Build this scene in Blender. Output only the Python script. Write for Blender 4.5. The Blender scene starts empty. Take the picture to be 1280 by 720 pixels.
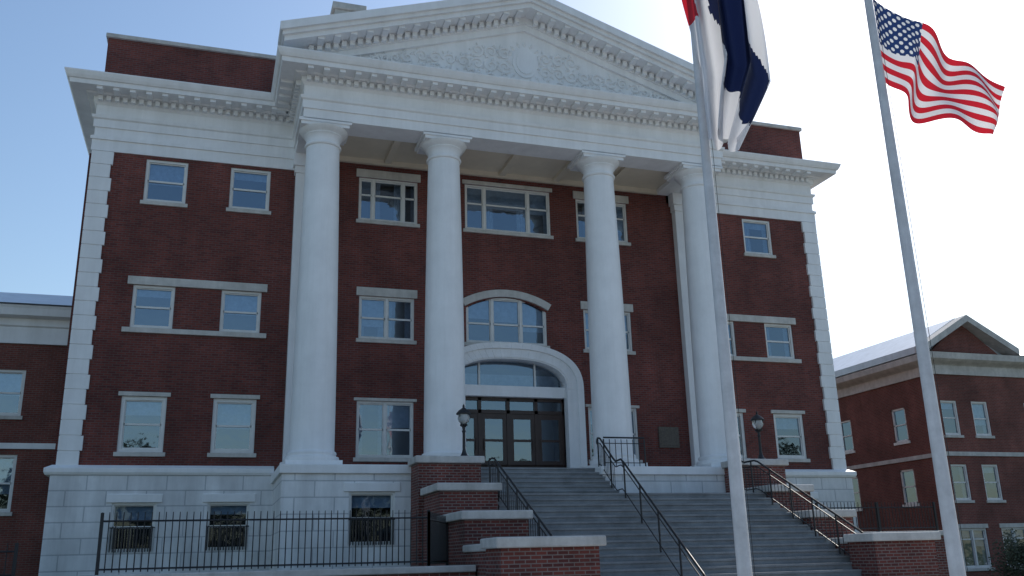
import bpy, math, random
from mathutils import Vector, Matrix
random.seed(7)
S=bpy.context.scene
S.view_settings.view_transform='Standard'; S.view_settings.look='None'; S.view_settings.exposure=0
G=-1.6   # street ground level, eye level is z=0
CX=9.5

# ---------------------------------------------------------------- materials
def newmat(name):
    m=bpy.data.materials.new(name); m.use_nodes=True
    nt=m.node_tree; b=nt.nodes['Principled BSDF']
    return m,nt,b
def N(nt,t,**k):
    n=nt.nodes.new(t)
    for a,v in k.items():
        if a in n.inputs: n.inputs[a].default_value=v
        else: setattr(n,a,v)
    return n
def wall_coord(nt):
    g=N(nt,'ShaderNodeNewGeometry'); s=N(nt,'ShaderNodeSeparateXYZ'); nt.links.new(g.outputs['Position'],s.inputs[0])
    a=N(nt,'ShaderNodeMath',operation='ADD'); nt.links.new(s.outputs[0],a.inputs[0]); nt.links.new(s.outputs[1],a.inputs[1])
    c=N(nt,'ShaderNodeCombineXYZ'); nt.links.new(a.outputs[0],c.inputs[0]); nt.links.new(s.outputs[2],c.inputs[1])
    return c.outputs[0],g.outputs['Position']
def ramp(nt,src,p0,c0,p1,c1):
    r=N(nt,'ShaderNodeValToRGB'); e=r.color_ramp.elements
    e[0].position=p0; e[0].color=(*c0,1); e[1].position=p1; e[1].color=(*c1,1)
    nt.links.new(src,r.inputs[0]); return r.outputs[0]
def mulc(nt,a,b,f=1.0):
    m=N(nt,'ShaderNodeMix'); m.data_type='RGBA'; m.blend_type='MULTIPLY'; m.inputs[0].default_value=f
    nt.links.new(a,m.inputs[6]); nt.links.new(b,m.inputs[7]); return m.outputs[2]
def noise(nt,pos,scale,detail=5,rough=.6,stretch=None):
    n=N(nt,'ShaderNodeTexNoise'); n.inputs['Scale'].default_value=scale; n.inputs['Detail'].default_value=detail; n.inputs['Roughness'].default_value=rough
    if stretch:
        mp=N(nt,'ShaderNodeMapping'); mp.inputs['Scale'].default_value=stretch
        nt.links.new(pos,mp.inputs[0]); nt.links.new(mp.outputs[0],n.inputs['Vector'])
    else: nt.links.new(pos,n.inputs['Vector'])
    return n.outputs['Fac']
def bump(nt,b,h,strength=.3,dist=.02):
    bp=N(nt,'ShaderNodeBump'); bp.inputs['Strength'].default_value=strength; bp.inputs['Distance'].default_value=dist
    nt.links.new(h,bp.inputs['Height']); nt.links.new(bp.outputs[0],b.inputs['Normal'])
def brickmat(name,c1,c2,mort,bw=.22,rh=.075,ms=.012,rough=.9,grime=.45):
    m,nt,b=newmat(name); c,pos=wall_coord(nt)
    t=N(nt,'ShaderNodeTexBrick'); t.inputs['Scale'].default_value=1
    t.inputs['Brick Width'].default_value=bw; t.inputs['Row Height'].default_value=rh; t.inputs['Mortar Size'].default_value=ms
    t.inputs['Mortar Smooth'].default_value=.3; t.inputs['Bias'].default_value=0
    t.inputs['Color1'].default_value=(*c1,1); t.inputs['Color2'].default_value=(*c2,1); t.inputs['Mortar'].default_value=(*mort,1)
    nt.links.new(c,t.inputs['Vector'])
    n=noise(nt,pos,.55,6,.65); g=ramp(nt,n,.3,(1-grime,)*3,.7,(1.12,)*3)
    n2=noise(nt,pos,1.2,5,.7,(1.0,1.0,.12)); g2=ramp(nt,n2,.35,(.8,.8,.8),.65,(1.06,)*3)
    col=mulc(nt,mulc(nt,t.outputs['Color'],g),g2)
    nt.links.new(col,b.inputs['Base Color']); b.inputs['Roughness'].default_value=rough
    inv=N(nt,'ShaderNodeMath',operation='SUBTRACT'); inv.inputs[0].default_value=1; nt.links.new(t.outputs['Fac'],inv.inputs[1])
    bump(nt,b,inv.outputs[0],.5,.01)
    return m
def plain(name,col,rough=.6,var=.15,scale=1.5,streak=.0,metal=0,bumps=0):
    m,nt,b=newmat(name); _,pos=wall_coord(nt)
    rgb=N(nt,'ShaderNodeRGB'); rgb.outputs[0].default_value=(*col,1)
    g=ramp(nt,noise(nt,pos,scale,7,.65),.3,(1-var,)*3,.7,(1+var*.3,)*3)
    c=mulc(nt,rgb.outputs[0],g)
    if streak:
        g2=ramp(nt,noise(nt,pos,2.2,6,.7,(1,1,.08)),.3,(1-streak,1-streak*1.02,1-streak*1.1),.6,(1,1,1)); c=mulc(nt,c,g2)
    nt.links.new(c,b.inputs['Base Color']); b.inputs['Roughness'].default_value=rough; b.inputs['Metallic'].default_value=metal
    if bumps: bump(nt,b,noise(nt,pos,scale*12,5,.7),bumps,.02)
    return m
M={}
M['brick']=brickmat('brick',(.235,.056,.042),(.145,.034,.028),(.16,.10,.09))
M['brick_far']=brickmat('brick_far',(.25,.068,.050),(.18,.048,.038),(.2,.13,.11))
M['brick_pier']=brickmat('brick_pier',(.23,.056,.042),(.11,.030,.027),(.26,.20,.18))
M['base']=brickmat('painted_stone',(.82,.82,.82),(.75,.755,.76),(.52,.53,.55),1.1,.45,.02,.8,.18)
M['white']=plain('white_paint',(.88,.88,.88),.55,.08,1.2,.10)
M['trim']=plain('limestone',(.62,.60,.56),.8,.2,2.5,.2,bumps=.15)
M['frame']=plain('window_frame_paint',(.74,.74,.72),.5,.1,3)
M['ceiling']=plain('porch_ceiling',(.74,.65,.52),.8,.12,1)
M['dark']=plain('unlit_room_dark',(.02,.022,.027),.9,.3,1)  # near-black colour stands in for the dimness of unlit rooms behind glass
M['door']=plain('door_bronze',(.055,.032,.026),.4,.2,3)
M['iron']=plain('black_iron',(.018,.018,.02),.55,.2,8)
M['concrete']=plain('stair_concrete',(.28,.29,.30),.9,.35,1.6,.0,bumps=.3)
M['paving']=plain('light_concrete',(.42,.41,.40),.9,.2,.6,.0,bumps=.2)
M['cap']=plain('cap_stone',(.60,.58,.55),.8,.25,2.5,.2,bumps=.2)
M['roof']=plain('metal_roof',(.60,.65,.70),.35,.15,1,.15,metal=.3)
M['asphalt']=plain('asphalt',(.05,.05,.052),.9,.25,2,bumps=.3)
M['grass']=plain('grass',(.06,.085,.03),.95,.45,3,bumps=.6)
M['pole']=plain('pole_paint',(.66,.67,.69),.45,.2,4,.18)
M['leaf']=plain('leaf',(.05,.07,.03),.7,.5,9)
M['leaf_far']=plain('leaf_far',(.05,.065,.035),.8,.5,.5)
M['bark']=plain('bark',(.09,.07,.055),.9,.3,4)
M['plaque']=plain('plaque_bronze',(.12,.10,.08),.5,.4,14)
def glassmat(name='window_glass',fac=.25,tint=(.68,.84,1)):
    m=bpy.data.materials.new(name); m.use_nodes=True; nt=m.node_tree; nt.nodes.remove(nt.nodes['Principled BSDF'])
    out=nt.nodes['Material Output']
    tr=N(nt,'ShaderNodeBsdfTransparent'); tr.inputs[0].default_value=(.52,.64,.75,1)
    gl=N(nt,'ShaderNodeBsdfGlossy'); gl.inputs['Roughness'].default_value=.03; gl.inputs[0].default_value=(*tint,1)
    _,pos=wall_coord(nt); bp=N(nt,'ShaderNodeBump'); bp.inputs['Strength'].default_value=.25; bp.inputs['Distance'].default_value=.02
    nt.links.new(noise(nt,pos,1.6,2,.5),bp.inputs['Height']); nt.links.new(bp.outputs[0],gl.inputs['Normal'])
    mx=N(nt,'ShaderNodeMixShader'); mx.inputs[0].default_value=fac
    nt.links.new(tr.outputs[0],mx.inputs[1]); nt.links.new(gl.outputs[0],mx.inputs[2]); nt.links.new(mx.outputs[0],out.inputs[0])
    return m
M['glass']=glassmat(); M['cellar_glass']=glassmat('cellar_glass',.08,(.6,.7,.8))
M['curtain']=plain('curtain_cloth',(.44,.47,.52),.9,.35,7)
def flagmat(name,col,stars=False):
    m=bpy.data.materials.new(name); m.use_nodes=True; nt=m.node_tree; b=nt.nodes['Principled BSDF']; out=nt.nodes['Material Output']
    rgb=N(nt,'ShaderNodeRGB'); rgb.outputs[0].default_value=(*col,1); c=rgb.outputs[0]
    if stars:
        uv=N(nt,'ShaderNodeUVMap')
        def dots(off):
            mp=N(nt,'ShaderNodeMapping'); mp.inputs['Scale'].default_value=(6,5,1); mp.inputs['Location'].default_value=(off,off,0); nt.links.new(uv.outputs[0],mp.inputs[0])
            fr=N(nt,'ShaderNodeVectorMath',operation='FRACTION'); nt.links.new(mp.outputs[0],fr.inputs[0])
            ds=N(nt,'ShaderNodeVectorMath',operation='DISTANCE'); ds.inputs[1].default_value=(.5,.5,0); nt.links.new(fr.outputs[0],ds.inputs[0])
            l=N(nt,'ShaderNodeMath',operation='LESS_THAN'); l.inputs[1].default_value=.21; nt.links.new(ds.outputs['Value'],l.inputs[0]); return l.outputs[0]
        mxx=N(nt,'ShaderNodeMath',operation='MAXIMUM'); nt.links.new(dots(0),mxx.inputs[0]); nt.links.new(dots(.5),mxx.inputs[1])
        mm=N(nt,'ShaderNodeMix'); mm.data_type='RGBA'; nt.links.new(mxx.outputs[0],mm.inputs[0]); nt.links.new(c,mm.inputs[6]); mm.inputs[7].default_value=(.75,.75,.75,1); c=mm.outputs[2]
    nt.links.new(c,b.inputs['Base Color']); b.inputs['Roughness'].default_value=.7
    t=N(nt,'ShaderNodeBsdfTranslucent'); nt.links.new(c,t.inputs[0])
    mx=N(nt,'ShaderNodeMixShader'); mx.inputs[0].default_value=.35
    nt.links.new(b.outputs[0],mx.inputs[1]); nt.links.new(t.outputs[0],mx.inputs[2]); nt.links.new(mx.outputs[0],out.inputs[0])
    return m
M['f_red']=flagmat('flag_red',(.58,.015,.03)); M['f_white']=flagmat('flag_white',(.78,.78,.80)); M['f_navy']=flagmat('flag_navy',(.008,.015,.06)); M['f_canton']=flagmat('flag_canton',(.015,.04,.14),True)
def globemat():
    m,nt,b=newmat('lamp_glass'); b.inputs['Base Color'].default_value=(.6,.62,.62,1); b.inputs['Roughness'].default_value=.15; b.inputs['Transmission Weight'].default_value=.5; return m
M['globe']=globemat()

# ---------------------------------------------------------------- mesh helpers
def empty(name,loc=(0,0,0)):
    e=bpy.data.objects.new(name,None); S.collection.objects.link(e); e.empty_display_size=.1; return e
class MB:
    def __init__(s): s.v=[]; s.f=[]
    def box(s,x0,x1,y0,y1,z0,z1):
        b=len(s.v); s.v+=[(x0,y0,z0),(x1,y0,z0),(x1,y1,z0),(x0,y1,z0),(x0,y0,z1),(x1,y0,z1),(x1,y1,z1),(x0,y1,z1)]
        s.f+=[(b,b+3,b+2,b+1),(b+4,b+5,b+6,b+7),(b,b+1,b+5,b+4),(b+1,b+2,b+6,b+5),(b+2,b+3,b+7,b+6),(b+3,b,b+4,b+7)]
    def poly(s,pts):
        b=len(s.v); s.v+=[tuple(p) for p in pts]; s.f.append(tuple(range(b,b+len(pts))))
    def prism_y(s,pts,y0,y1):
        n=len(pts); b=len(s.v); s.v+=[(x,y0,z) for x,z in pts]+[(x,y1,z) for x,z in pts]
        s.f.append(tuple(range(b,b+n))); s.f.append(tuple(reversed(range(b+n,b+2*n))))
        for i in range(n):
            j=(i+1)%n; s.f.append((b+i,b+n+i,b+n+j,b+j))
    def prism_x(s,pts,x0,x1):
        n=len(pts); b=len(s.v); s.v+=[(x0,y,z) for y,z in pts]+[(x1,y,z) for y,z in pts]
        s.f.append(tuple(range(b,b+n))); s.f.append(tuple(reversed(range(b+n,b+2*n))))
        for i in range(n):
            j=(i+1)%n; s.f.append((b+i,b+n+i,b+n+j,b+j))
    def tube(s,pts,r,n=8,r2=None,cap=True):
        pts=[Vector(p) for p in pts]; b=len(s.v); k=len(pts); ref=None
        for i,p in enumerate(pts):
            d=(pts[min(i+1,k-1)]-pts[max(i-1,0)])
            if d.length<1e-9: d=Vector((0,0,1))
            d.normalize()
            if ref is None: ref=Vector((0,0,1)) if abs(d.z)<.9 else Vector((1,0,0))
            a=d.cross(ref).normalized(); c=a.cross(d).normalized(); ref=c
            rr=r if r2 is None else r+(r2-r)*i/(k-1)
            for j in range(n):
                t=2*math.pi*j/n; q=p+a*math.cos(t)*rr+c*math.sin(t)*rr; s.v.append(tuple(q))
        for i in range(k-1):
            for j in range(n):
                s.f.append((b+i*n+j,b+i*n+(j+1)%n,b+(i+1)*n+(j+1)%n,b+(i+1)*n+j))
        if cap:
            s.f.append(tuple(b+j for j in range(n))[::-1]); s.f.append(tuple(b+(k-1)*n+j for j in range(n)))
    def lathe(s,cx,cy,prof,n=32):
        b=len(s.v); k=len(prof)
        for r,z in prof:
            for j in range(n):
                t=2*math.pi*j/n; s.v.append((cx+r*math.cos(t),cy+r*math.sin(t),z))
        for i in range(k-1):
            for j in range(n):
                s.f.append((b+i*n+j,b+i*n+(j+1)%n,b+(i+1)*n+(j+1)%n,b+(i+1)*n+j))
        s.f.append(tuple(b+j for j in range(n))[::-1]); s.f.append(tuple(b+(k-1)*n+j for j in range(n)))
    def done(s,name,mat,parent=None,smooth=False,bevel=0):
        if not s.v: return None
        me=bpy.data.meshes.new(name); me.from_pydata(s.v,[],s.f); me.update()
        if smooth:
            for p in me.polygons: p.use_smooth=True
            try: me.set_sharp_from_angle(angle=math.radians(38))
            except Exception: pass
        ob=bpy.data.objects.new(name,me); S.collection.objects.link(ob); me.materials.append(M[mat])
        if parent: ob.parent=parent
        if bevel:
            m=ob.modifiers.new('b','BEVEL'); m.width=bevel; m.segments=2; m.limit_method='ANGLE'; m.angle_limit=math.radians(40)
        return ob
def wall_xz(mb,x0,x1,z0,z1,y,ops,depth=.18):
    xs=sorted({x0,x1,*[v for o in ops for v in o[:2] if x0<v<x1]}); zs=sorted({z0,z1,*[v for o in ops for v in o[2:4] if z0<v<z1]})
    for i in range(len(xs)-1):
        for j in range(len(zs)-1):
            mx=(xs[i]+xs[i+1])/2; mz=(zs[j]+zs[j+1])/2
            if any(o[0]<mx<o[1] and o[2]<mz<o[3] for o in ops): continue
            mb.poly([(xs[i],y,zs[j]),(xs[i+1],y,zs[j]),(xs[i+1],y,zs[j+1]),(xs[i],y,zs[j+1])])
    for a,b,c,d in ops:
        mb.poly([(a,y,c),(a,y,d),(a,y+depth,d),(a,y+depth,c)]); mb.poly([(b,y,d),(b,y,c),(b,y+depth,c),(b,y+depth,d)])
        mb.poly([(a,y,d),(b,y,d),(b,y+depth,d),(a,y+depth,d)]); mb.poly([(b,y,c),(a,y,c),(a,y+depth,c),(b,y+depth,c)])
def wall_yz(mb,y0,y1,z0,z1,x,ops,depth=.18):
    ys=sorted({y0,y1,*[v for o in ops for v in o[:2]]}); zs=sorted({z0,z1,*[v for o in ops for v in o[2:4]]})
    for i in range(len(ys)-1):
        for j in range(len(zs)-1):
            my=(ys[i]+ys[i+1])/2; mz=(zs[j]+zs[j+1])/2
            if any(o[0]<my<o[1] and o[2]<mz<o[3] for o in ops): continue
            mb.poly([(x,ys[i+1],zs[j]),(x,ys[i],zs[j]),(x,ys[i],zs[j+1]),(x,ys[i+1],zs[j+1])])
def sweep(mb,path,prof):
    n=len(path); offs=[]
    for i in range(n):
        ns=[]
        for a,b in ((i-1,i),(i,i+1)):
            if a<0 or b>=n: continue
            d=Vector((path[b][0]-path[a][0],path[b][1]-path[a][1])).normalized(); ns.append(Vector((d.y,-d.x)))
        if len(ns)==1: o=ns[0]
        else:
            h=(ns[0]+ns[1]); o=h/ (1+ns[0].dot(ns[1]))
        offs.append(o)
    b=len(mb.v); k=len(prof)
    for i in range(n):
        for o,z in prof: mb.v.append((path[i][0]+offs[i].x*o,path[i][1]+offs[i].y*o,z))
    for i in range(n-1):
        for j in range(k-1): mb.f.append((b+i*k+j,b+(i+1)*k+j,b+(i+1)*k+j+1,b+i*k+j+1))
def window(W,x0,x1,z0,z1,y,lights=(1,),rail=.5,fr=.07,curt=None,sill=True,lint=0,glass='glass'):
    F=W['frame']; g=y+.13
    F.box(x0,x0+fr,y+.04,y+.17,z0,z1); F.box(x1-fr,x1,y+.04,y+.17,z0,z1); F.box(x0+fr,x1-fr,y+.04,y+.17,z1-fr,z1); F.box(x0+fr,x1-fr,y+.04,y+.17,z0,z0+fr)
    tot=sum(lights); xx=x0+fr; wid=x1-x0-2*fr
    for i,l in enumerate(lights):
        a=xx; b=xx+wid*l/tot; xx=b
        if i: F.box(a-.045,a+.045,y+.045,y+.168,z0+fr,z1-fr)
        if i: a+=.045
        if i<len(lights)-1: b-=.045
        s=.035
        za,zb=z0+fr,z1-fr
        if rail:
            zm=za+(zb-za)*rail
            F.box(a,b,y+.09,y+.155,zm-.03,zm+.03)
        F.box(a,a+s,y+.09,y+.16,za,zb); F.box(b-s,b,y+.09,y+.16,za,zb)
        F.box(a+s,b-s,y+.092,y+.158,zb-s,zb); F.box(a+s,b-s,y+.092,y+.158,za,za+s)
        W[glass].poly([(a,g,za),(b,g,za),(b,g,zb),(a,g,zb)])
        c=random.random() if curt is None else curt
        if c<.6:
            h=random.choice([.2,.3,.45,.5,.55,.7]); zc=zb-(zb-za)*h
            W['curtain'].box(a,b,y+.22,y+.23,zc,zb)
        if .45<c<2:
            n=8
            for side in (0,1):
                wd=(b-a)*random.uniform(.15,.34); ax=a if side==0 else b-wd
                for q in range(n):
                    p0=ax+wd*q/n; p1=ax+wd*(q+1)/n; d0=.26+.04*(q%2); d1=.26+.04*((q+1)%2)
                    W['curtain'].poly([(p0,y+d0,za),(p1,y+d1,za),(p1,y+d1,zb),(p0,y+d0,zb)])
    if sill: W['trim'].box(x0-.08,x1+.08,y-.07,y+.05,z0-.13,z0-.002)
    if lint: W['trim'].box(x0-.1,x1+.1,y-.05,y+.05,z1+.002,z1+lint)
def newW(): return {k:MB() for k in ('frame','glass','cellar_glass','curtain','trim')}
def doneW(W,parent):
    for k,m in W.items(): m.done({'frame':'window_frames','glass':'window_panes','cellar_glass':'cellar_panes','curtain':'curtains','trim':'sills_and_lintels'}[k],k,parent,bevel=.01 if k in('trim',) else 0)

# ---------------------------------------------------------------- main building
B=empty('brick_courthouse')
W=newW(); walls=MB(); Y=30.0
XL,XR=-4.3,23.2; BL,BR=-3.7,22.6; ZB=3.0
ops=[]
def addwin(x,z0,z1,w=1.3,**k):
    ops.append((x-w/2,x+w/2,z0,z1)); window(W,x-w/2,x+w/2,z0,z1,Y,**k)
for cxs in ((-2.05,.62),(18.3,20.9)):
    for x in cxs:
        addwin(x,3.4,5.1,1.3,fr=.11,lint=.13)
        addwin(x,7.25,8.65,1.25,fr=.08,sill=False)
        x3=x+.06 if x<10 else x-.5
        addwin(x3,11.5,12.98,1.3,fr=.08)
    a,b=min(cxs)-.8,max(cxs)+.8
    W['trim'].box(a,b,Y-.06,Y+.05,8.652,8.92); W['trim'].box(a-.04,b+.04,Y-.09,Y+.05,7.09,7.248)
for x in (5.4,13.6):
    addwin(x,3.3,5.15,1.9,lights=(1,1),rail=.5,lint=.1)
    addwin(x,7.25,8.75,1.9,lights=(1,1),rail=.5,lint=.3)
    addwin(x,11.5,13.1,2.1,lights=(.5,1.2,.5),rail=.62,lint=.3)
addwin(CX+.35,11.5,13.25,3.3,lights=(.6,1.5,.7),rail=.6,lint=.15)
AX=CX+.2
def arcz(x,xc,half,zs,rise):
    R=(half*half+rise*rise)/(2*rise); return zs+rise-R+math.sqrt(max(R*R-(x-xc)**2,0))
ops.append((AX-1.5,AX+1.5,7.3,9.0))
window(W,AX-1.5,AX+1.5,7.3,9.0,Y,lights=(1,1.2,1),rail=.42,sill=True,curt=.2)
def arch_fill(mb,xc,half,zs,rise,ztop,y0,y1,n=20):
    pts=[(xc-half+2*half*i/n) for i in range(n+1)]
    for i in range(n):
        a,b=pts[i],pts[i+1]; za,zb_=arcz(a,xc,half,zs,rise),arcz(b,xc,half,zs,rise)
        mb.prism_y([(a,za),(b,zb_),(b,ztop),(a,ztop)],y0,y1)
def arch_band(mb,xc,half,zs,rise,th,y0,y1,n=24):
    R=(half*half+rise*rise)/(2*rise); zc=zs+rise-R; a0=math.asin(half/R)
    for i in range(n):
        t0=-a0+2*a0*i/n; t1=-a0+2*a0*(i+1)/n
        P=lambda t,r:(xc+r*math.sin(t),zc+r*math.cos(t))
        mb.prism_y([P(t0,R),P(t1,R),P(t1,R+th),P(t0,R+th)],y0,y1)
tb=MB(); arch_fill(tb,AX,1.5,8.55,.45,9.02,Y+.002,Y+.2); tb.done('arch_spandrels','brick',B)
tr=MB(); arch_band(tr,AX,1.55,8.6,.42,.26,Y-.08,Y+.06); tr.done('window_arch','trim',B)
ops.append((AX-2.05,AX+2.05,2.7,6.85))
wall_xz(walls,BL-.1,BR+.1,ZB,13.3,Y,ops)
wall_xz(walls,2.6,16.4,13.3,13.8,Y,[])
wall_xz(walls,1.0,18,2.6,3.0,Y,[(AX-2.05,AX+2.05,2.5,3.1)])
for x in (XL+.1,XR-.1): walls.box(x-.02,x+.02,Y+.1,48,G,15.3)
walls.box(XL-.25,XL+.05,31.2,32.4,G,13.5)
walls.box(XL,XR,47.9,48,G,15.3)
for a,b in ((XL+.05,3.2),(16.0,XR+.1)): walls.box(a,b,30.35,30.7,15.3,17.45)
walls.box(XL+.05,XL+.4,30.7,47,15.3,17.45)
walls.done('brick_walls','brick',B)
cp=MB()
for a,b in ((XL-.02,3.2),(16.0,XR+.17)): cp.box(a,b,30.25,30.8,17.45,17.6)
cp.done('parapet_coping','cap',B,bevel=.02)
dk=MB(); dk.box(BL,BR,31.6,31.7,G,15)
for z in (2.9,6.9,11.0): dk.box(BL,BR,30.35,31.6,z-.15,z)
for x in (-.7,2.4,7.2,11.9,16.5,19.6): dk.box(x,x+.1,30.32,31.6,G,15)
dk.done('unlit_rooms','dark',B)
rf=MB(); rf.box(XL+.3,XR-.3,30.6,47.9,15.2,15.4); rf.done('flat_roof','roof',B)
q=MB(); z=ZB-.05; i=0
while z<13.08:
    h=min(.46,13.09-z); e=.06*(i%2)
    for x0,x1 in ((XL,BL+e),(BR-e,XR)): q.box(x0,x1,Y-.09,Y+.3,z+.012,z+h-.012)
    z+=h; i+=1
for x0,x1 in ((XL+.02,BL-.02),(BR+.02,XR-.02)): q.box(x0,x1,Y-.06,Y+.28,ZB-.05,13.1)
q.done('corner_quoins','white',B,bevel=.015)
bs=MB(); bops=[]
for x in (-2.05,.62,18.3,20.9): bops.append((x-.62,x+.62,.5,1.9))
wall_xz(bs,XL-.1,1.9,G,2.75,Y-.2,bops[:2],.2); wall_xz(bs,17.2,XR+.1,G,2.75,Y-.2,bops[2:],.2)
bs.poly([(XL-.1,48,G),(XL-.1,Y-.2,G),(XL-.1,Y-.2,2.75),(XL-.1,48,2.75)])
for o in bops: window(W,*o,Y-.2,fr=.06,sill=False,curt=9,glass='cellar_glass')
PY=26.35
po=(3.75,5.05,.5,1.95)
wall_xz(bs,1.9,7.2,G,2.45,PY,[po],.2); window(W,*po,PY,fr=.06,sill=False,curt=9,glass='cellar_glass')
wall_xz(bs,11.5,17.2,G,2.45,PY,[],.2)
bs.poly([(1.9,Y,G),(1.9,PY,G),(1.9,PY,2.45),(1.9,Y,2.45)]); bs.poly([(17.2,PY,G),(17.2,Y,G),(17.2,Y,2.45),(17.2,PY,2.45)])
bs.poly([(11.5,Y,1),(11.5,PY,1),(11.5,PY,2.45),(11.5,Y,2.45)])
bs.done('stone_base','base',B)
bk=MB(); bk.box(3.3,5.5,PY+.7,PY+.75,G,2.4)
for o in bops: bk.box(o[0]-.3,o[1]+.3,Y+.25,Y+.3,G,2.3)
bk.done('unlit_cellar','dark',B)
# half-drawn cellar blinds
cb=MB()
for o,yy,k in [(bops[0],Y-.2,.35),(bops[1],Y-.2,.25),(po,PY,.3)]: cb.box(o[0]+.06,o[1]-.06,yy+.22,yy+.23,o[3]-(o[3]-o[2])*k,o[3]-.06)
cb.done('cellar_blinds','curtain',B)
bd=MB()
for o in bops: bd.box(o[0]-.15,o[1]+.15,Y-.24,Y-.15,o[3]+.002,o[3]+.25)
bd.box(po[0]-.15,po[1]+.15,PY-.04,PY+.05,po[3]+.002,po[3]+.25)
WT=[(0,2.7),(.24,2.7),(.28,2.78),(.28,2.9),(.1,3.0),(-.1,3.0)]
sweep(bd,[(XL,48),(XL,Y),(1.9,Y)],WT); sweep(bd,[(17.2,Y),(XR,Y),(XR,48)],WT)
bd.box(1.82,7.2,PY-.08,Y,2.45,2.7); bd.box(11.42,17.28,PY-.08,Y,2.45,2.7); bd.box(7.2,11.42,26.95,Y-.1,2.4,2.698)
bd.done('water_table_and_porch_floor','white',B,bevel=.015)
gr=MB()
for o,yy in [(o,Y-.26) for o in bops]+[(po,PY-.06)]:
    x=o[0]+.04
    while x<o[1]: gr.box(x,x+.03,yy,yy+.02,o[2],o[2]+.7); x+=.08
    gr.box(o[0],o[1],yy-.005,yy+.025,o[2]+.67,o[2]+.7)
gr.done('cellar_grilles','iron',B)
def basket(half,zs,rise,n=30,e=2.5):
    out=[]
    for i in range(n+1):
        t=math.pi*(1-i/n); c,s=math.cos(t),math.sin(t)
        out.append((AX+half*math.copysign(abs(c)**(2/e),c),zs+rise*max(s,0)**(2/e)))
    return out
def band(mb,inn,out,y0,y1):
    for i in range(len(inn)-1): mb.prism_y([inn[i],inn[i+1],out[i+1],out[i]],y0,y1)
pt=MB(); h=2.05; th=.55; ZS=5.7
for s in (-1,1):
    xa=AX+s*h; xb=AX+s*(h+th); a,b=min(xa,xb),max(xa,xb); pt.box(a,b,Y-.35,Y+.3,2.7,ZS); pt.box(a-.05,b+.05,Y-.42,Y-.1,2.7,3.0)
    xa=AX+s*(h+.38); xb=AX+s*(h+th+.06); a,b=min(xa,xb),max(xa,xb); pt.box(a,b,Y-.42,Y-.3,3.0,ZS)
band(pt,basket(h,ZS,1.0),basket(h+th,ZS,1.5),Y-.35,Y+.3)
band(pt,basket(h+.38,ZS,1.36),basket(h+th+.06,ZS,1.57),Y-.42,Y-.3)
band(pt,basket(h+.05,ZS,1.04),basket(h+.13,ZS,1.12),Y-.38,Y-.3)
pt.box(AX-h,AX+h,Y-.1,Y+.25,5.42,5.8)
pt.done('entrance_portal','white',B,bevel=.012)
tb=MB(); inn=basket(h,ZS,1.0)
for i in range(len(inn)-1):
    if inn[i+1][0]-inn[i][0]>1e-4: tb.prism_y([inn[i],inn[i+1],(inn[i+1][0],6.88),(inn[i][0],6.88)],Y+.01,Y+.28)
tb.done('portal_infill','white',B)
dr=MB()
for i in range(5): x=AX-h+i*(2*h)/4; dr.box(x-.06 if i else x,x+.06 if i<4 else x,Y+.1,Y+.24,2.7,5.4)
dr.box(AX-h,AX+h,Y+.1,Y+.24,4.86,4.98); dr.box(AX-h,AX+h,Y+.1,Y+.24,5.3,5.42)
for i in range(4):
    x0=AX-h+i*(2*h)/4+.06; x1=AX-h+(i+1)*(2*h)/4-.06
    dr.box(x0,x0+.13,Y+.13,Y+.2,2.7,4.86); dr.box(x1-.13,x1,Y+.13,Y+.2,2.7,4.86)
    dr.box(x0,x1,Y+.132,Y+.198,2.7,3.25); dr.box(x0,x1,Y+.132,Y+.198,4.68,4.86); dr.box(x0,x1,Y+.134,Y+.196,3.9,3.98)
    dr.tube([(x1-.08 if i%2==0 else x0+.08,Y+.08,3.6),(x1-.08 if i%2==0 else x0+.08,Y+.08,4.0)],.02,6)
dr.done('doors','door',B)
gm=MB(); gm.poly([(AX-h,Y+.17,2.7),(AX+h,Y+.17,2.7),(AX+h,Y+.17,6.8),(AX-h,Y+.17,6.8)]); gm.done('door_glass','glass',B)
fm=MB()
for i in (1,3): x=AX-h+i*(2*h)/4; fm.box(x-.03,x+.03,Y+.1,Y+.2,5.8,6.8)
fm.done('fanlight_bars','frame',B)
cu=MB(); cu.box(AX-h,AX+h,Y+.5,Y+.52,5.8,6.3); cu.done('fanlight_blind','curtain',B)
doneW(W,B)
pq=MB(); pq.box(15.35,16.15,Y-.05,Y-.002,3.75,4.5); pq.box(15.42,16.08,Y-.06,Y-.05,3.82,4.43); pq.done('bronze_plaque','plaque',B,bevel=.01)

# entablature
E=MB(); XP0,XP1,YP=2.1,17.1,26.9
path=[(XL,48),(XL,Y),(XP0,Y),(XP0,YP),(XP1,YP),(XP1,Y),(XR,Y),(XR,48)]
prof=[(-.1,13.6),(0,13.6),(0,13.93),(.05,13.93),(.05,14.2),(.11,14.24),(.13,14.33),(.02,14.37),(.02,14.72),(.07,14.76),(.12,14.82),(.12,14.98),(.3,15.0),(.34,15.05),(.78,15.06),(.8,15.2),(.85,15.22),(.9,15.3),(.95,15.42),(.95,15.46),(0,15.5),(-.6,15.5)]
sweep(E,path,prof)
for a,b in ((XL-.0,XP0+.5),(XP1-.5,XR)): E.box(a-(.04 if a<0 else 0),b+(.04 if b>20 else 0),Y-.05,Y+.1,13.09,13.62); E.box(a-(.09 if a<0 else 0),b+(.09 if b>20 else 0),Y-.10,Y+.1,13.48,13.58)
E.box(XP0+.03,XP1-.03,YP+.03,27.9,13.62,15.3)
E.box(XP0+.03,XP0+1.15,27.9,Y,13.62,15.3); E.box(XP1-1.15,XP1-.03,27.9,Y,13.62,15.3)
E.done('entablature','white',B)
D=MB()
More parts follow.
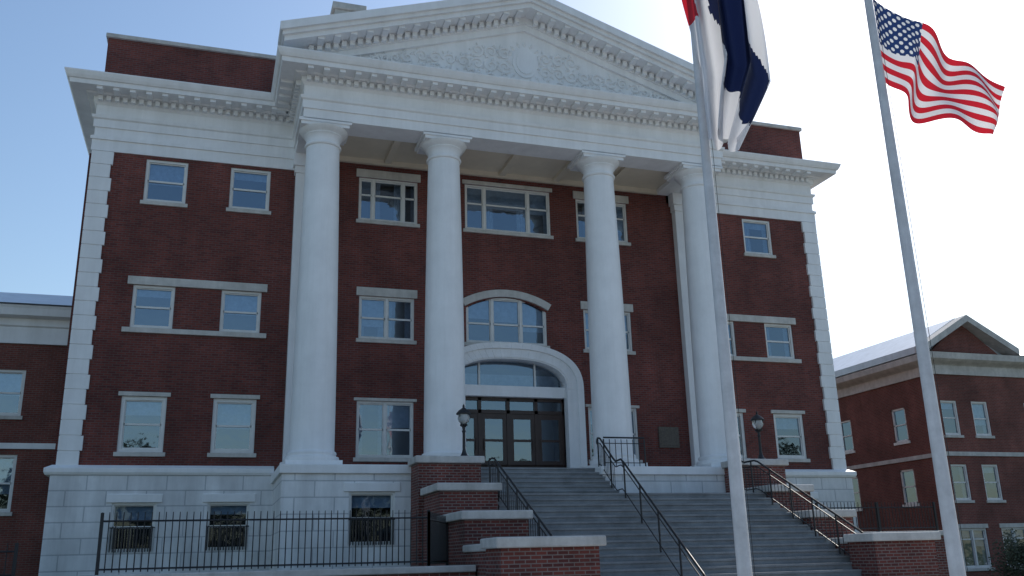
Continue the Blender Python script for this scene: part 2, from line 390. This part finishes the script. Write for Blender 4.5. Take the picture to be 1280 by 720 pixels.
for i in range(len(path)-1):
    p=Vector(path[i]); r=Vector(path[i+1]); d=(r-p); L=d.length; d.normalize(); o=Vector((d.y,-d.x))
    if i in(0,6): continue
    s=.1; k=0
    while s<L-.05:
        c=p+d*s
        for (w,o0,o1,z0,z1) in ((.07,.11,.27,14.81,14.975),)+(((.09,.33,.72,14.965,15.07),) if k%2==0 else ()):
            a=c-d*w+o*o0; b=c+d*w+o*o1
            D.box(min(a.x,b.x),max(a.x,b.x),min(a.y,b.y),max(a.y,b.y),z0,z1)
        s+=.25; k+=1
# pediment
T=MB(); sl=.325; HX=8.4; L0=15.45; C0=CX+.1
def Lz(x): return L0+sl*(HX-abs(x-C0))
def chev(mb,half,t0,t1,y0,y1):
    mb.prism_y([(C0-half,Lz(C0-half)+t0),(C0,Lz(C0)+t0),(C0,Lz(C0)+t1),(C0-half,Lz(C0-half)+t1)],y0,y1)
    mb.prism_y([(C0,Lz(C0)+t0),(C0+half,Lz(C0+half)+t0),(C0+half,Lz(C0+half)+t1),(C0,Lz(C0)+t1)],y0,y1)
chev(T,7.45,-.22,.02,YP-.05,YP+.3); chev(T,7.6,.02,.28,YP-.12,YP+.3); chev(T,8.25,.28,.46,YP-.75,YP+.3); chev(T,8.32,.46,.6,YP-.85,YP+.3); chev(T,HX,.6,.88,YP-.95,YP+.3)
T.prism_y([(C0-7.5,15.48),(C0+7.5,15.48),(C0,Lz(C0))],YP+.06,YP+.3)
T.done('pediment','white',B)
for sgn in (-1,1):
    s=.35; k=0
    while s<7.5:
        x=C0+sgn*s; z=Lz(x)
        D.prism_y([(x-.08,z+.05),(x+.08,z+.05),(x+.08,z+.25),(x-.08,z+.25)],YP-.28,YP-.11)
        if k%2==0: D.prism_y([(x-.1,z+.2),(x+.1,z+.2),(x+.1,z+.3),(x-.1,z+.3)],YP-.68,YP-.27)
        s+=.26; k+=1
D.done('dentils','white',B)
R=MB(); R.prism_y([(C0-HX+.05,15.5),(C0+HX-.05,15.5),(C0+HX-.05,Lz(C0+HX-.05)+.9),(C0,Lz(C0)+.9),(C0-HX+.05,Lz(C0-HX+.05)+.9)],YP+.3,44); R.done('portico_roof','roof',B)
O=MB()
def spiral(cx,cz,r0,turns,dirn,ph,th):
    pts=[]; n=int(12*turns)
    for i in range(n+1):
        t=i/n; a=ph+dirn*2*math.pi*turns*t; r=r0*(1-t)**.8+.02
        pts.append((cx+r*math.cos(a),YP+.04-.02*t,cz+r*math.sin(a)))
    O.tube(pts,th,6,th*.5)
def leaf(cx,cz,a,l,w):
    ux,uz=math.cos(a),math.sin(a); m=[(0,0),(.35,1),(.7,.8),(1,0),(.7,-.8),(.35,-1)]
    P=[(cx+ux*l*p-uz*w*q_,YP+.055,cz+uz*l*p+ux*w*q_) for p,q_ in m]
    c=(cx+ux*l*.55,YP-.02,cz+uz*l*.55)
    for i in range(6): O.poly([P[i],P[(i+1)%6],c])
for sgn in (-1,1):
    x=.75; k=0
    while x<5.7:
        zt=15.65; room=Lz(C0+x)-.32-zt; r=max(.09,min(.26,room*.25))
        for lev in range(max(1,int(room/(2*r)))):
            cz=zt+r*1.0+lev*2*r
            spiral(C0+sgn*x,cz,r*.85,1.3,sgn*(1 if (k+lev)%2 else -1),random.uniform(0,6),.045)
            for _ in range(7):
                a=random.uniform(0,6.28); leaf(C0+sgn*x+.8*r*math.cos(a),cz+.8*r*math.sin(a),a+random.uniform(-1,1),random.uniform(.1,.2),random.uniform(.03,.055))
        x+=r*1.9; k+=1
for a0,b0,yy in ((.46,.58,-.0),(.34,.45,-.04)):
    O.prism_y([(C0+a0*math.cos(a),16.7+b0*math.sin(a)) for a in [i*math.pi/12 for i in range(24)]],YP+yy,YP+.1)
for i in range(16):
    a=i*math.pi/8; leaf(C0+.5*math.cos(a),16.7+.63*math.sin(a),a,.24,.06)
O.done('tympanum_relief','white',B)
C=MB(); C.box(XP0+1.1,XP1-1.1,27.85,Y+.02,13.78,13.85)
for i in range(1,6):
    x=XP0+1.1+(XP1-XP0-2.2)*i/6; C.box(x-.12,x+.12,27.88,Y,13.66,13.79)
C.box(XP0+1.1,XP1-1.1,Y-.12,Y+.01,13.6,13.78); C.box(XP0+1.1,XP1-1.1,27.88,28.0,13.68,13.78)
C.done('porch_ceiling','ceiling',B)
ch=MB(); ch.box(3.7,4.9,33.6,34.8,15,22.1); ch.box(3.6,5.0,33.5,34.9,22.1,22.4); ch.done('chimney','cap',B,bevel=.03)

def column(x,y,zb,zt,parent):
    m=MB(); m.box(x-.80,x+.80,y-.78,y+.82,zb,zb+.16)
    pr=[(.78,zb+.16),(.80,zb+.23),(.78,zb+.3),(.70,zb+.32),(.70,zb+.36),(.72,zb+.4),(.70,zb+.45),(.66,zb+.47)]
    H=zt-zb; n=14
    for i in range(n+1):
        t=i/n; z=zb+.5+(H-1.3)*t; pr.append((.65-.125*t**1.6,z))
    zc=zt-.78
    pr+=[(.57,zc),(.585,zc+.04),(.57,zc+.08),(.525,zc+.1),(.53,zc+.2),(.55,zc+.3),(.60,zc+.36),(.62,zc+.38),(.60,zc+.41),(.66,zc+.46),(.74,zc+.52),(.77,zc+.58),(.76,zc+.6)]
    m.lathe(x,y,pr,40)
    m.box(x-.76,x+.76,y-.56,y+.76,zt-.19,zt-.08); m.box(x-.83,x+.83,y-.60,y+.83,zt-.08,zt+.02)
    m.done('column',"white",parent,smooth=True)
for x in (2.8,6.8,12.42,16.3): column(x,27.5,2.7,13.6,B)
pl=MB()
for a,b in ((2.15,3.0),(16.6,17.4)):
    pl.box(a,b,Y-.28,Y+.02,2.7,13.15); pl.box(a-.08,b+.08,Y-.36,Y+.02,2.7,3.1); pl.box(a-.1,b+.1,Y-.38,Y+.02,13.15,13.62); pl.box(a-.04,b+.04,Y-.32,Y+.02,12.9,13.15)
pl.done('pilasters','white',B,bevel=.015)

# ---------------------------------------------------------------- stairs
ST=empty('entrance_stairs'); SX0,SX1=7.3,15.8
st=MB(); n=6; r=.95/n
pts=[(26.94,G+.01),(26.94,2.69)]; yy=26.75
for i in range(n):
    z=2.69-r*i
    pts+= [(yy,z),(yy,z-.05),(yy+.03,z-.05),(yy+.03,z-r)]
    yy-=.32
pts+=[(yy+.35,G+.01)]
st.prism_x(pts[::-1],SX0,11.48)
yland=24.2; zl=1.74
pts=[(PY+1.0,G+.02),(PY+1.0,zl)]; n=20; r=(zl-G)/n; yy=yland
for i in range(n):
    z=zl-r*i
    pts+=[(yy,z),(yy,z-.05),(yy+.03,z-.05),(yy+.03,max(z-r,G+.0))]
    yy-=.33
pts+=[(yy+.36,G-.1)]
st.prism_x(pts[::-1],SX0-.02,SX1+.02)
st.done('steps','concrete',ST)
ck=MB(); cc=MB()
def pier(x0,x1,y0,y1,zt,capo=.1,ct=.2):
    ck.box(x0,x1,y0,y1,G-.2,zt-ct); cc.box(x0-capo,x1+capo,y0-capo,y1+.02,zt-ct,zt)
for (x0,x1,ya,yb,yc,f) in ((5.5,7.3,25.3,23.4,21.0,17.1),(15.7,17.3,25.3,24.0,22.2,19.3)):
    pier(x0,x1,ya,26.3,2.85); pier(x0+.15,x1-.1,yb,ya-.01,1.95); pier(x0+.15,x1-.1,yc,yb-.01,1.12)
    pier(x0+.15,x1-.1,f+1,yc-.01,.35,.06,.16); pier(x0-.2,x1+.0,f,f+1.0,.42,.12,.2)
ck.done('cheek_walls','brick_pier',ST); cc.done('cheek_caps','cap',ST,bevel=.03)
def stairz(y):
    if y>26.7: return 2.69
    if y>24.9: return 1.74+(y-24.9)/1.8*.95
    if y>24.2: return 1.74
    return max(1.74-(24.2-y)*(r/.33),G)
def stair_rail(xa,xb,y0,y1,name,H=.95,bal=True):
    m=MB(); k=30; top=[];mid=[];low=[]
    X=lambda y: xa+(xb-xa)*(y0-y)/(y0-y1)
    for i in range(k+1):
        y=y0+(y1-y0)*i/k; z=stairz(y); x=X(y); top.append((x,y,z+H)); mid.append((x,y,z+H-.16)); low.append((x,y,z+.12))
    m.tube(top,.028,8); m.tube(mid,.016,6); m.tube(low,.016,6)
    for i in range(0,k+1,5): x=X(top[i][1]); m.tube([(x,top[i][1],stairz(top[i][1])-.05),(x,top[i][1],top[i][2])],.024,6)
    nb=int(abs(y1-y0)/.16)
    for i in range(nb):
        y=y0+(y1-y0)*(i+.5)/nb
        if not bal and i>nb*.22: break
        z=stairz(y); m.tube([(X(y),y,z+.12),(X(y),y,z+H-.16)],.009,5)
    for (yy,s) in ((y0,1),(y1,-1)):
        z=stairz(yy)+H; pts=[]
        for i in range(15):
            a=math.pi/2+(i/14)*4.4; rr=.13*(1-i/20)
            pts.append((X(yy),yy+s*rr*math.cos(a)*-1,z-.13+rr*math.sin(a)))
        m.tube(pts,.018,6)
    return m.done(name,'iron')
stair_rail(11.62,10.1,26.9,18.1,'stair_railing',bal=False)
m=MB()
for i in range(8):
    x=11.62+i*.2; m.tube([(x,26.45,2.69),(x,26.45,3.55)],.012 if 0<i<7 else .024,6)
m.tube([(11.62,26.45,3.6),(13.02,26.45,3.6)],.026,8); m.tube([(11.62,26.45,3.42),(13.02,26.45,3.42)],.014,6); m.tube([(11.62,26.45,2.82),(13.02,26.45,2.82)],.014,6)
m.done('porch_railing','iron')
stair_rail(7.35,7.35,24.6,19.9,'stair_railing.001')
stair_rail(15.55,15.55,25.4,19.8,'stair_railing.002')

def fence(name,p0,p1,z0,h,step=.13,post=2.2):
    m=MB(); a=Vector(p0); b=Vector(p1); L=(b-a).length; n=int(L/step)
    for i in range(n+1):
        p=a+(b-a)*i/n; m.tube([(p.x,p.y,z0+.04),(p.x,p.y,z0+h-.05),(p.x,p.y,z0+h+.03)],.013,5,.008)
    for zz in (z0+.1,z0+h-.14): m.tube([(a.x,a.y,zz),(b.x,b.y,zz)],.019,6)
    k=max(1,round(L/post))
    for i in range(k+1):
        p=a+(b-a)*i/k; m.box(p.x-.03,p.x+.03,p.y-.03,p.y+.03,z0,z0+h+.02)
    return m.done(name,'iron')
fence('iron_fence',(-1.95,20.1),(4.6,20.1),-.08,1.15,.13,6.5)
fence('iron_fence.001',(17.3,23.9),(21.6,23.9),.55,.85,.12)
fence('iron_fence.002',(4.6,20.1),(5.6,22.5),-.08,1.12)
fence('iron_fence.003',(-7.5,20.7),(-3.5,20.7),-.14,.68,.16,4)
rw=MB(); rw.box(-2.4,5.6,19.95,20.3,G-.1,-.22); rw.done('retaining_wall','brick_pier')
rc=MB(); rc.box(-2.5,5.6,19.88,20.36,-.22,-.08); rc.done('retaining_wall_coping','cap',bpy.data.objects['retaining_wall'],bevel=.02)
rw=MB(); rw.box(17.2,21.9,23.75,24.05,G-.1,.4); w2=rw.done('retaining_wall.001','brick_pier')
rc=MB(); rc.box(17.2,21.95,23.68,24.12,.4,.55); rc.done('wall_coping','cap',w2,bevel=.02)

def lamp(name,x,y,z):
    P=empty(name); m=MB()
    m.lathe(x,y,[(.16,z),(.16,z+.05),(.10,z+.1),(.06,z+.2),(.045,z+.28),(.04,z+.75),(.06,z+.8),(.04,z+.84),(.05,z+.92),(.11,z+.96),(.12,z+.99)],14)
    for i in range(4):
        a=i*math.pi/2+.6; m.tube([(x+.10*math.cos(a),y+.10*math.sin(a),z+.98),(x+.17*math.cos(a),y+.17*math.sin(a),z+1.2),(x+.17*math.cos(a),y+.17*math.sin(a),z+1.3)],.012,5)
    m.lathe(x,y,[(.22,z+1.29),(.225,z+1.32),(.16,z+1.4),(.07,z+1.46),(.03,z+1.5),(.035,z+1.54),(.008,z+1.6)],14)
    m.done('lamp_post','iron',P,smooth=True)
    g=MB(); g.lathe(x,y,[(.06,z+1.0),(.15,z+1.08),(.18,z+1.18),(.16,z+1.29)],16); g.done('lantern_globe','globe',P,smooth=True)
lamp('street_lamp',7.0,26.0,2.85); lamp('street_lamp.001',16.8,25.8,2.85)

# ---------------------------------------------------------------- flagpoles
def flagpole(name,x,y,h):
    P=empty(name); m=MB(); m.lathe(x,y,[(.22,G),(.22,G+.06),(.14,G+.12),(.105,G+.16),(.10,G+1.2),(.084,2.5),(.055,h)],20)
    m.done('pole','pole',P,smooth=True)
    g=MB(); g.lathe(x,y,[(.02,h),(.08,h+.05),(.1,h+.12),(.08,h+.19),(.01,h+.23)],14); g.done('finial','pole',P,smooth=True)
    t=MB(); t.tube([(x+.12,y-.05,G+1.0),(x+.075,y-.05,h-.1)],.004,5); t.done('halyard','iron',P)
    return P
FP1=flagpole('flagpole',6.74,11.0,9.3); FP2=flagpole('flagpole.001',9.25,10.0,9.3)
def interp(pts,s):
    n=len(pts)-1; f=s*n; i=min(int(f),n-1); t=f-i
    p=[Vector(q) for q in pts]; a=p[max(i-1,0)]; b=p[i]; c=p[i+1]; d=p[min(i+2,n)]
    return .5*((2*b)+(c-a)*t+(2*a-5*b+4*c-d)*t*t+(3*b-a-3*c+d)*t**3)
def cloth(name,fn,matfn,mats,ns,nt_,parent,uvfn=None):
    vs=[fn(i/ns,j/nt_) for j in range(nt_+1) for i in range(ns+1)]
    fs=[];mi=[];uvs=[]
    for j in range(nt_):
        for i in range(ns):
            a=j*(ns+1)+i; fs.append((a,a+1,a+ns+2,a+ns+1)); mi.append(matfn((i+.5)/ns,(j+.5)/nt_))
            uvs.append([(i/ns,j/nt_),((i+1)/ns,j/nt_),((i+1)/ns,(j+1)/nt_),(i/ns,(j+1)/nt_)])
    me=bpy.data.meshes.new(name); me.from_pydata([tuple(v) for v in vs],[],fs); me.update()
    for m in mats: me.materials.append(M[m])
    ul=me.uv_layers.new(name='UVMap')
    for k,p in enumerate(me.polygons):
        p.material_index=mi[k]; p.use_smooth=True
        for q,li in enumerate(p.loop_indices):
            u=uvs[k][q]; ul.data[li].uv=uvfn(*u) if uvfn else u
    ob=bpy.data.objects.new(name,me); S.collection.objects.link(ob); ob.parent=parent; return ob
rt=Vector((.949,-.314,0)); dn=Vector((.314,.949,0))
top=[(0,0),(.40,.28),(.82,.74),(1.28,1.10),(1.66,1.66)]; bot=[(0,1.46),(.24,1.74),(.40,2.02),(.92,2.22),(1.52,2.40)]
def us(s,t):
    a=interp([(*p,0) for p in top],s); b=interp([(*p,0) for p in bot],s); p=a*(1-t)+b*t
    w=.16*math.sin(s*11+t*2.4)*min(1,s*3)+.08*math.sin(s*23-t*5)*s
    return Vector((9.25,10,8.22))+rt*(.07+p.x+.03*math.sin(t*7+s*10)*s)+dn*w+Vector((0,0,-p.y+.05*math.sin(s*17+t*3)*s))
def usm(s,t):
    if s<.4 and t<7/13: return 2
    return 0 if int(t*13)%2==0 else 1
cloth('national_flag',us,usm,['f_red','f_white','f_canton'],90,52,FP2,lambda u,v:(u/.4,v*13/7))
rt2=rt; dn2=dn
def stf(s,t):
    z=8.95-t*3.1-.22*s*(1-t)-.1*math.sin(s*9)*t
    width=1.06-.56*max(0,t-.6)/.4
    r_=-.22+s*width*1.10+.09*math.sin(s*19+t*3.0)+.30*t*(1-s)+.12*t*s
    d=.17*math.sin(s*19+1.2+t*2.0)+.08*math.sin(s*41+t*6)
    z+= .12*math.sin(t*6+s*7)*s
    return Vector((6.7,11,z))+rt2*r_+dn2*(d-.22)
def stm(s,t):
    e=s+.08*math.sin(t*7)
    if t>.80+.05*math.sin(s*8): return 1
    if e<.28 and t<.33: return 0
    if e<.42: return 1
    if e<.90: return 2
    return 1  # white along the fly edge paints a highlight into the cloth
cloth('state_flag',stf,stm,['f_red','f_white','f_navy'],110,60,FP1)

# ---------------------------------------------------------------- neighbouring buildings
LB=empty('brick_annex'); W=newW(); w=MB(); yl_=36.0
lo=[]
for x in [-7.1-3.1*i for i in range(7)]:
    lo+= [(x-.62,x+.62,5.3,6.95),(x-.55,x+.68,2.0,3.95)]
for o in lo: window(W,*o,yl_,fr=.09,lint=.0)
wall_xz(w,-32,-4.2,G,8.1,yl_,lo); w.done('brick_walls','brick_far',LB)
b2=MB(); sweep(b2,[(-32,yl_),(-4.2,yl_)],[(0,7.9),(.08,7.9),(.08,8.5),(.15,8.55),(.15,8.8),(.5,8.85),(.55,9.1),(.6,9.2),(0,9.25)]); b2.box(-32,-4.2,yl_-.06,yl_+.05,4.15,4.35); b2.done('cornice','white',LB)
b3=MB(); b3.prism_x([(yl_-.62,9.26),(yl_+3,10.6),(yl_+12,9.26)],-32,-4.2); b3.done('roof','roof',LB)
b4=MB(); b4.box(-32,-4.2,yl_+1.2,yl_+1.3,G,9); b4.done('unlit_rooms','dark',LB); doneW(W,LB)

RB=empty('brick_hall'); W=newW(); w=MB(); yr=36.0; x0=33.6
ro=[]
for x in (34.35,36.25,39.6,41.6,44.5,47.5): ro+=[(x-.5,x+.5,5.3,7.0),(x-.5,x+.5,2.2,3.9)]
for o in ro: window(W,*o,yr,fr=.08,lint=.0)
for x in (34.6,37.1,41):
    o=(x-.8,x+.8,-.9,.9); ro.append(o); window(W,*o,yr,fr=.08,lights=(1,1),rail=.75,lint=.2)
wall_xz(w,x0,52,G,8.8,yr,ro)
so=[(38.2,39.2,5.3,7.0),(38.2,39.2,2.2,3.9),(42.5,43.5,5.3,7.0),(42.5,43.5,2.2,3.9),(47,48,5.3,7.0),(47,48,2.2,3.9)]
wall_yz(w,yr,60,G,8.8,x0,so)
w.done('brick_walls','brick_far',RB)
sf=MB(); sg=MB()
for a,b,c,d in so:
    for (p,q_,u,v) in ((a,a+.09,c,d),(b-.09,b,c,d),(a,b,d-.09,d),(a,b,c,c+.09),(a,b,(c+d)/2-.03,(c+d)/2+.03)): sf.box(x0+.03,x0+.13,p,q_,u,v)
    sf.box(x0-.06,x0+.05,a-.08,b+.08,c-.13,c-.002)
    sg.poly([(x0+.1,b,c),(x0+.1,a,c),(x0+.1,a,d),(x0+.1,b,d)])
sf.done('side_frames','frame',RB); sg.done('side_panes','glass',RB)
cn=MB(); sweep(cn,[(x0,60),(x0,yr),(52,yr)],[(0,8.3),(.08,8.3),(.08,8.75),(.15,8.8),(.4,8.9),(.55,9.0),(.6,9.3),(.0,9.35)])
cn.box(x0-.05,52,yr-.06,yr+.02,4.3,4.5); cn.box(x0-.06,x0+.02,yr-.06,60,4.3,4.5)
gx0,gx1,ga=x0-.6,x0+5.2,11.3; gc=(gx0+gx1)/2-.1
cn.prism_y([(gx0,9.35),(gc,ga-.34),(gc,ga),(gx0,9.69)],yr-.6,yr+.2); cn.prism_y([(gc,ga-.34),(gx1,9.35),(gx1,9.69),(gc,ga)],yr-.6,yr+.2)
cn.done('cornice','cap',RB)
gb=MB(); gb.prism_y([(x0,9.3),(gx1-.6,9.3),(gc,ga-.25)],yr-.02,yr+.3); gb.done('gable','brick_far',RB)
gr_=MB(); gr_.prism_y([(gx0,9.36),(gx1,9.36),(gx1,9.70),(gc,ga+.02),(gx0,9.70)],yr+.2,60)
gr_.prism_x([(yr-.6,9.34),(yr+6,11.2),(60,9.34)],gx1,52.5); gr_.done('roof','roof',RB)
ir=MB(); ir.box(x0+1.2,52,yr+1.3,yr+1.4,G,9); ir.box(x0+1.3,x0+1.4,yr+1.4,60,G,9); ir.done('unlit_rooms','dark',RB); doneW(W,RB)

# ---------------------------------------------------------------- ground
g=MB(); g.poly([(-900,-900,G),(900,-900,G),(900,900,G),(-900,900,G)]); g.done('ground','grass')
g=MB(); g.poly([(-60,-26,G+.008),(70,-26,G+.008),(70,19,G+.008),(-60,19,G+.008)]); g.done('bounce_pavement','paving')  # paving added wide and pale to bounce sunlight onto the facade
g=MB(); g.poly([(-200,-40,G+.004),(200,-40,G+.004),(200,-26.3,G+.004),(-200,-26.3,G+.004)]); g.done('road','asphalt')
g=MB(); g.box(-200,200,-26.25,-26.1,G,G+.13); g.done('kerb','cap')
g=MB(); g.box(-45,5.45,20.3,36.5,G-.1,-.14); g.done('raised_lawn','grass')
g=MB(); g.box(17.22,21.9,24.05,30,G-.1,.35); g.done('raised_lawn.001','grass')
def shrub(name,x,y,rx,ry,h,n):
    m=MB()
    for _ in range(n):
        a=random.uniform(0,6.283); e=random.uniform(0,1); rr=random.uniform(.6,1.1)*(1+.16*math.sin(a*5+e*6))
        zc=math.sin(e*1.5)*h*rr; hr=math.cos(e*1.45)**.6*rr
        c=Vector((x+rx*hr*math.cos(a),y+ry*hr*math.sin(a),G+.05+zc)); u=Vector((random.gauss(0,1),random.gauss(0,1),random.gauss(0,1))).normalized(); v=u.orthogonal().normalized(); s=.06
        m.poly([c-u*s,c+v*s*.6,c+u*s,c-v*s*.6])
    m.tube([(x,y,G-.1),(x,y,G+h*.7)],.05,6)
    return m.done(name,'leaf')
shrub('shrub',31.6,30.2,1.4,1.1,1.8,7000); shrub('shrub.001',33.9,31,1.4,1.1,1.6,6000)
# unseen tree row added opposite to block the yellow horizon in window reflections
m=MB(); tk=MB(); x=-75
while x<95:
    hh=random.uniform(11,16); rx=random.uniform(3.8,5.5); yy=-46+random.uniform(-3,3)
    tk.tube([(x,yy,G),(x+.2,yy,G+hh*.6)],.3,6,.12)
    cl=[(random.gauss(0,.45)*rx,random.gauss(0,.4)*rx,hh*random.uniform(.22,.9)) for _ in range(13)]
    for _ in range(620):
        c0=random.choice(cl); d=Vector((random.gauss(0,1),random.gauss(0,1),random.gauss(0,1))).normalized()*random.uniform(.5,1.0)*rx*.45
        c=Vector((x+c0[0],yy+c0[1],max(G+c0[2]+d.z,G+.3)))+Vector((d.x,d.y,0)); u=Vector((random.gauss(0,1),random.gauss(0,1),random.gauss(0,1))).normalized(); v=u.orthogonal().normalized(); s=.5
        m.poly([c-u*s,c+v*s*.7,c+u*s,c-v*s*.7])
    x+=random.uniform(5,8)
TR=m.done('reflection_trees','leaf_far'); tk.done('trunks','bark',TR)

# ---------------------------------------------------------------- light + sky
az=math.radians(50); el=math.radians(36)      # az measured from +Y towards +X
sd=Vector((math.sin(az)*math.cos(el),math.cos(az)*math.cos(el),math.sin(el)))
sun=bpy.data.lights.new('sun','SUN'); sun.energy=4.2; sun.angle=math.radians(.5); sun.color=(1,.95,.87)
so_=bpy.data.objects.new('sun',sun); S.collection.objects.link(so_); so_.rotation_euler=sd.to_track_quat('Z','Y').to_euler()
w=bpy.data.worlds.new('World'); S.world=w; w.use_nodes=True; nt=w.node_tree; bg=nt.nodes['Background']
sk=nt.nodes.new('ShaderNodeTexSky'); sk.sky_type='NISHITA'; sk.sun_disc=False; sk.sun_elevation=el; sk.sun_rotation=az
sk.air_density=1.35; sk.dust_density=1.1; sk.ozone_density=3.8
nt.links.new(sk.outputs[0],bg.inputs[0]); bg.inputs[1].default_value=.15

# ---------------------------------------------------------------- camera
f=1145; th=math.atan(340/1145); ps=math.radians(18.3); a=.0259
fw=Vector((math.sin(ps)*math.cos(th),math.cos(ps)*math.cos(th),math.sin(th)))
r0=Vector((math.cos(ps),-math.sin(ps),0)); u0=r0.cross(fw)
R_=math.cos(a)*r0-math.sin(a)*u0; U_=math.sin(a)*r0+math.cos(a)*u0
cam=bpy.data.cameras.new('camera'); co=bpy.data.objects.new('camera',cam); S.collection.objects.link(co)
mt=Matrix((R_,U_,-fw)).transposed().to_4x4(); co.matrix_world=mt
cam.sensor_width=36; cam.lens=36*f/1280; cam.clip_end=3000; cam.clip_start=.1
S.camera=co
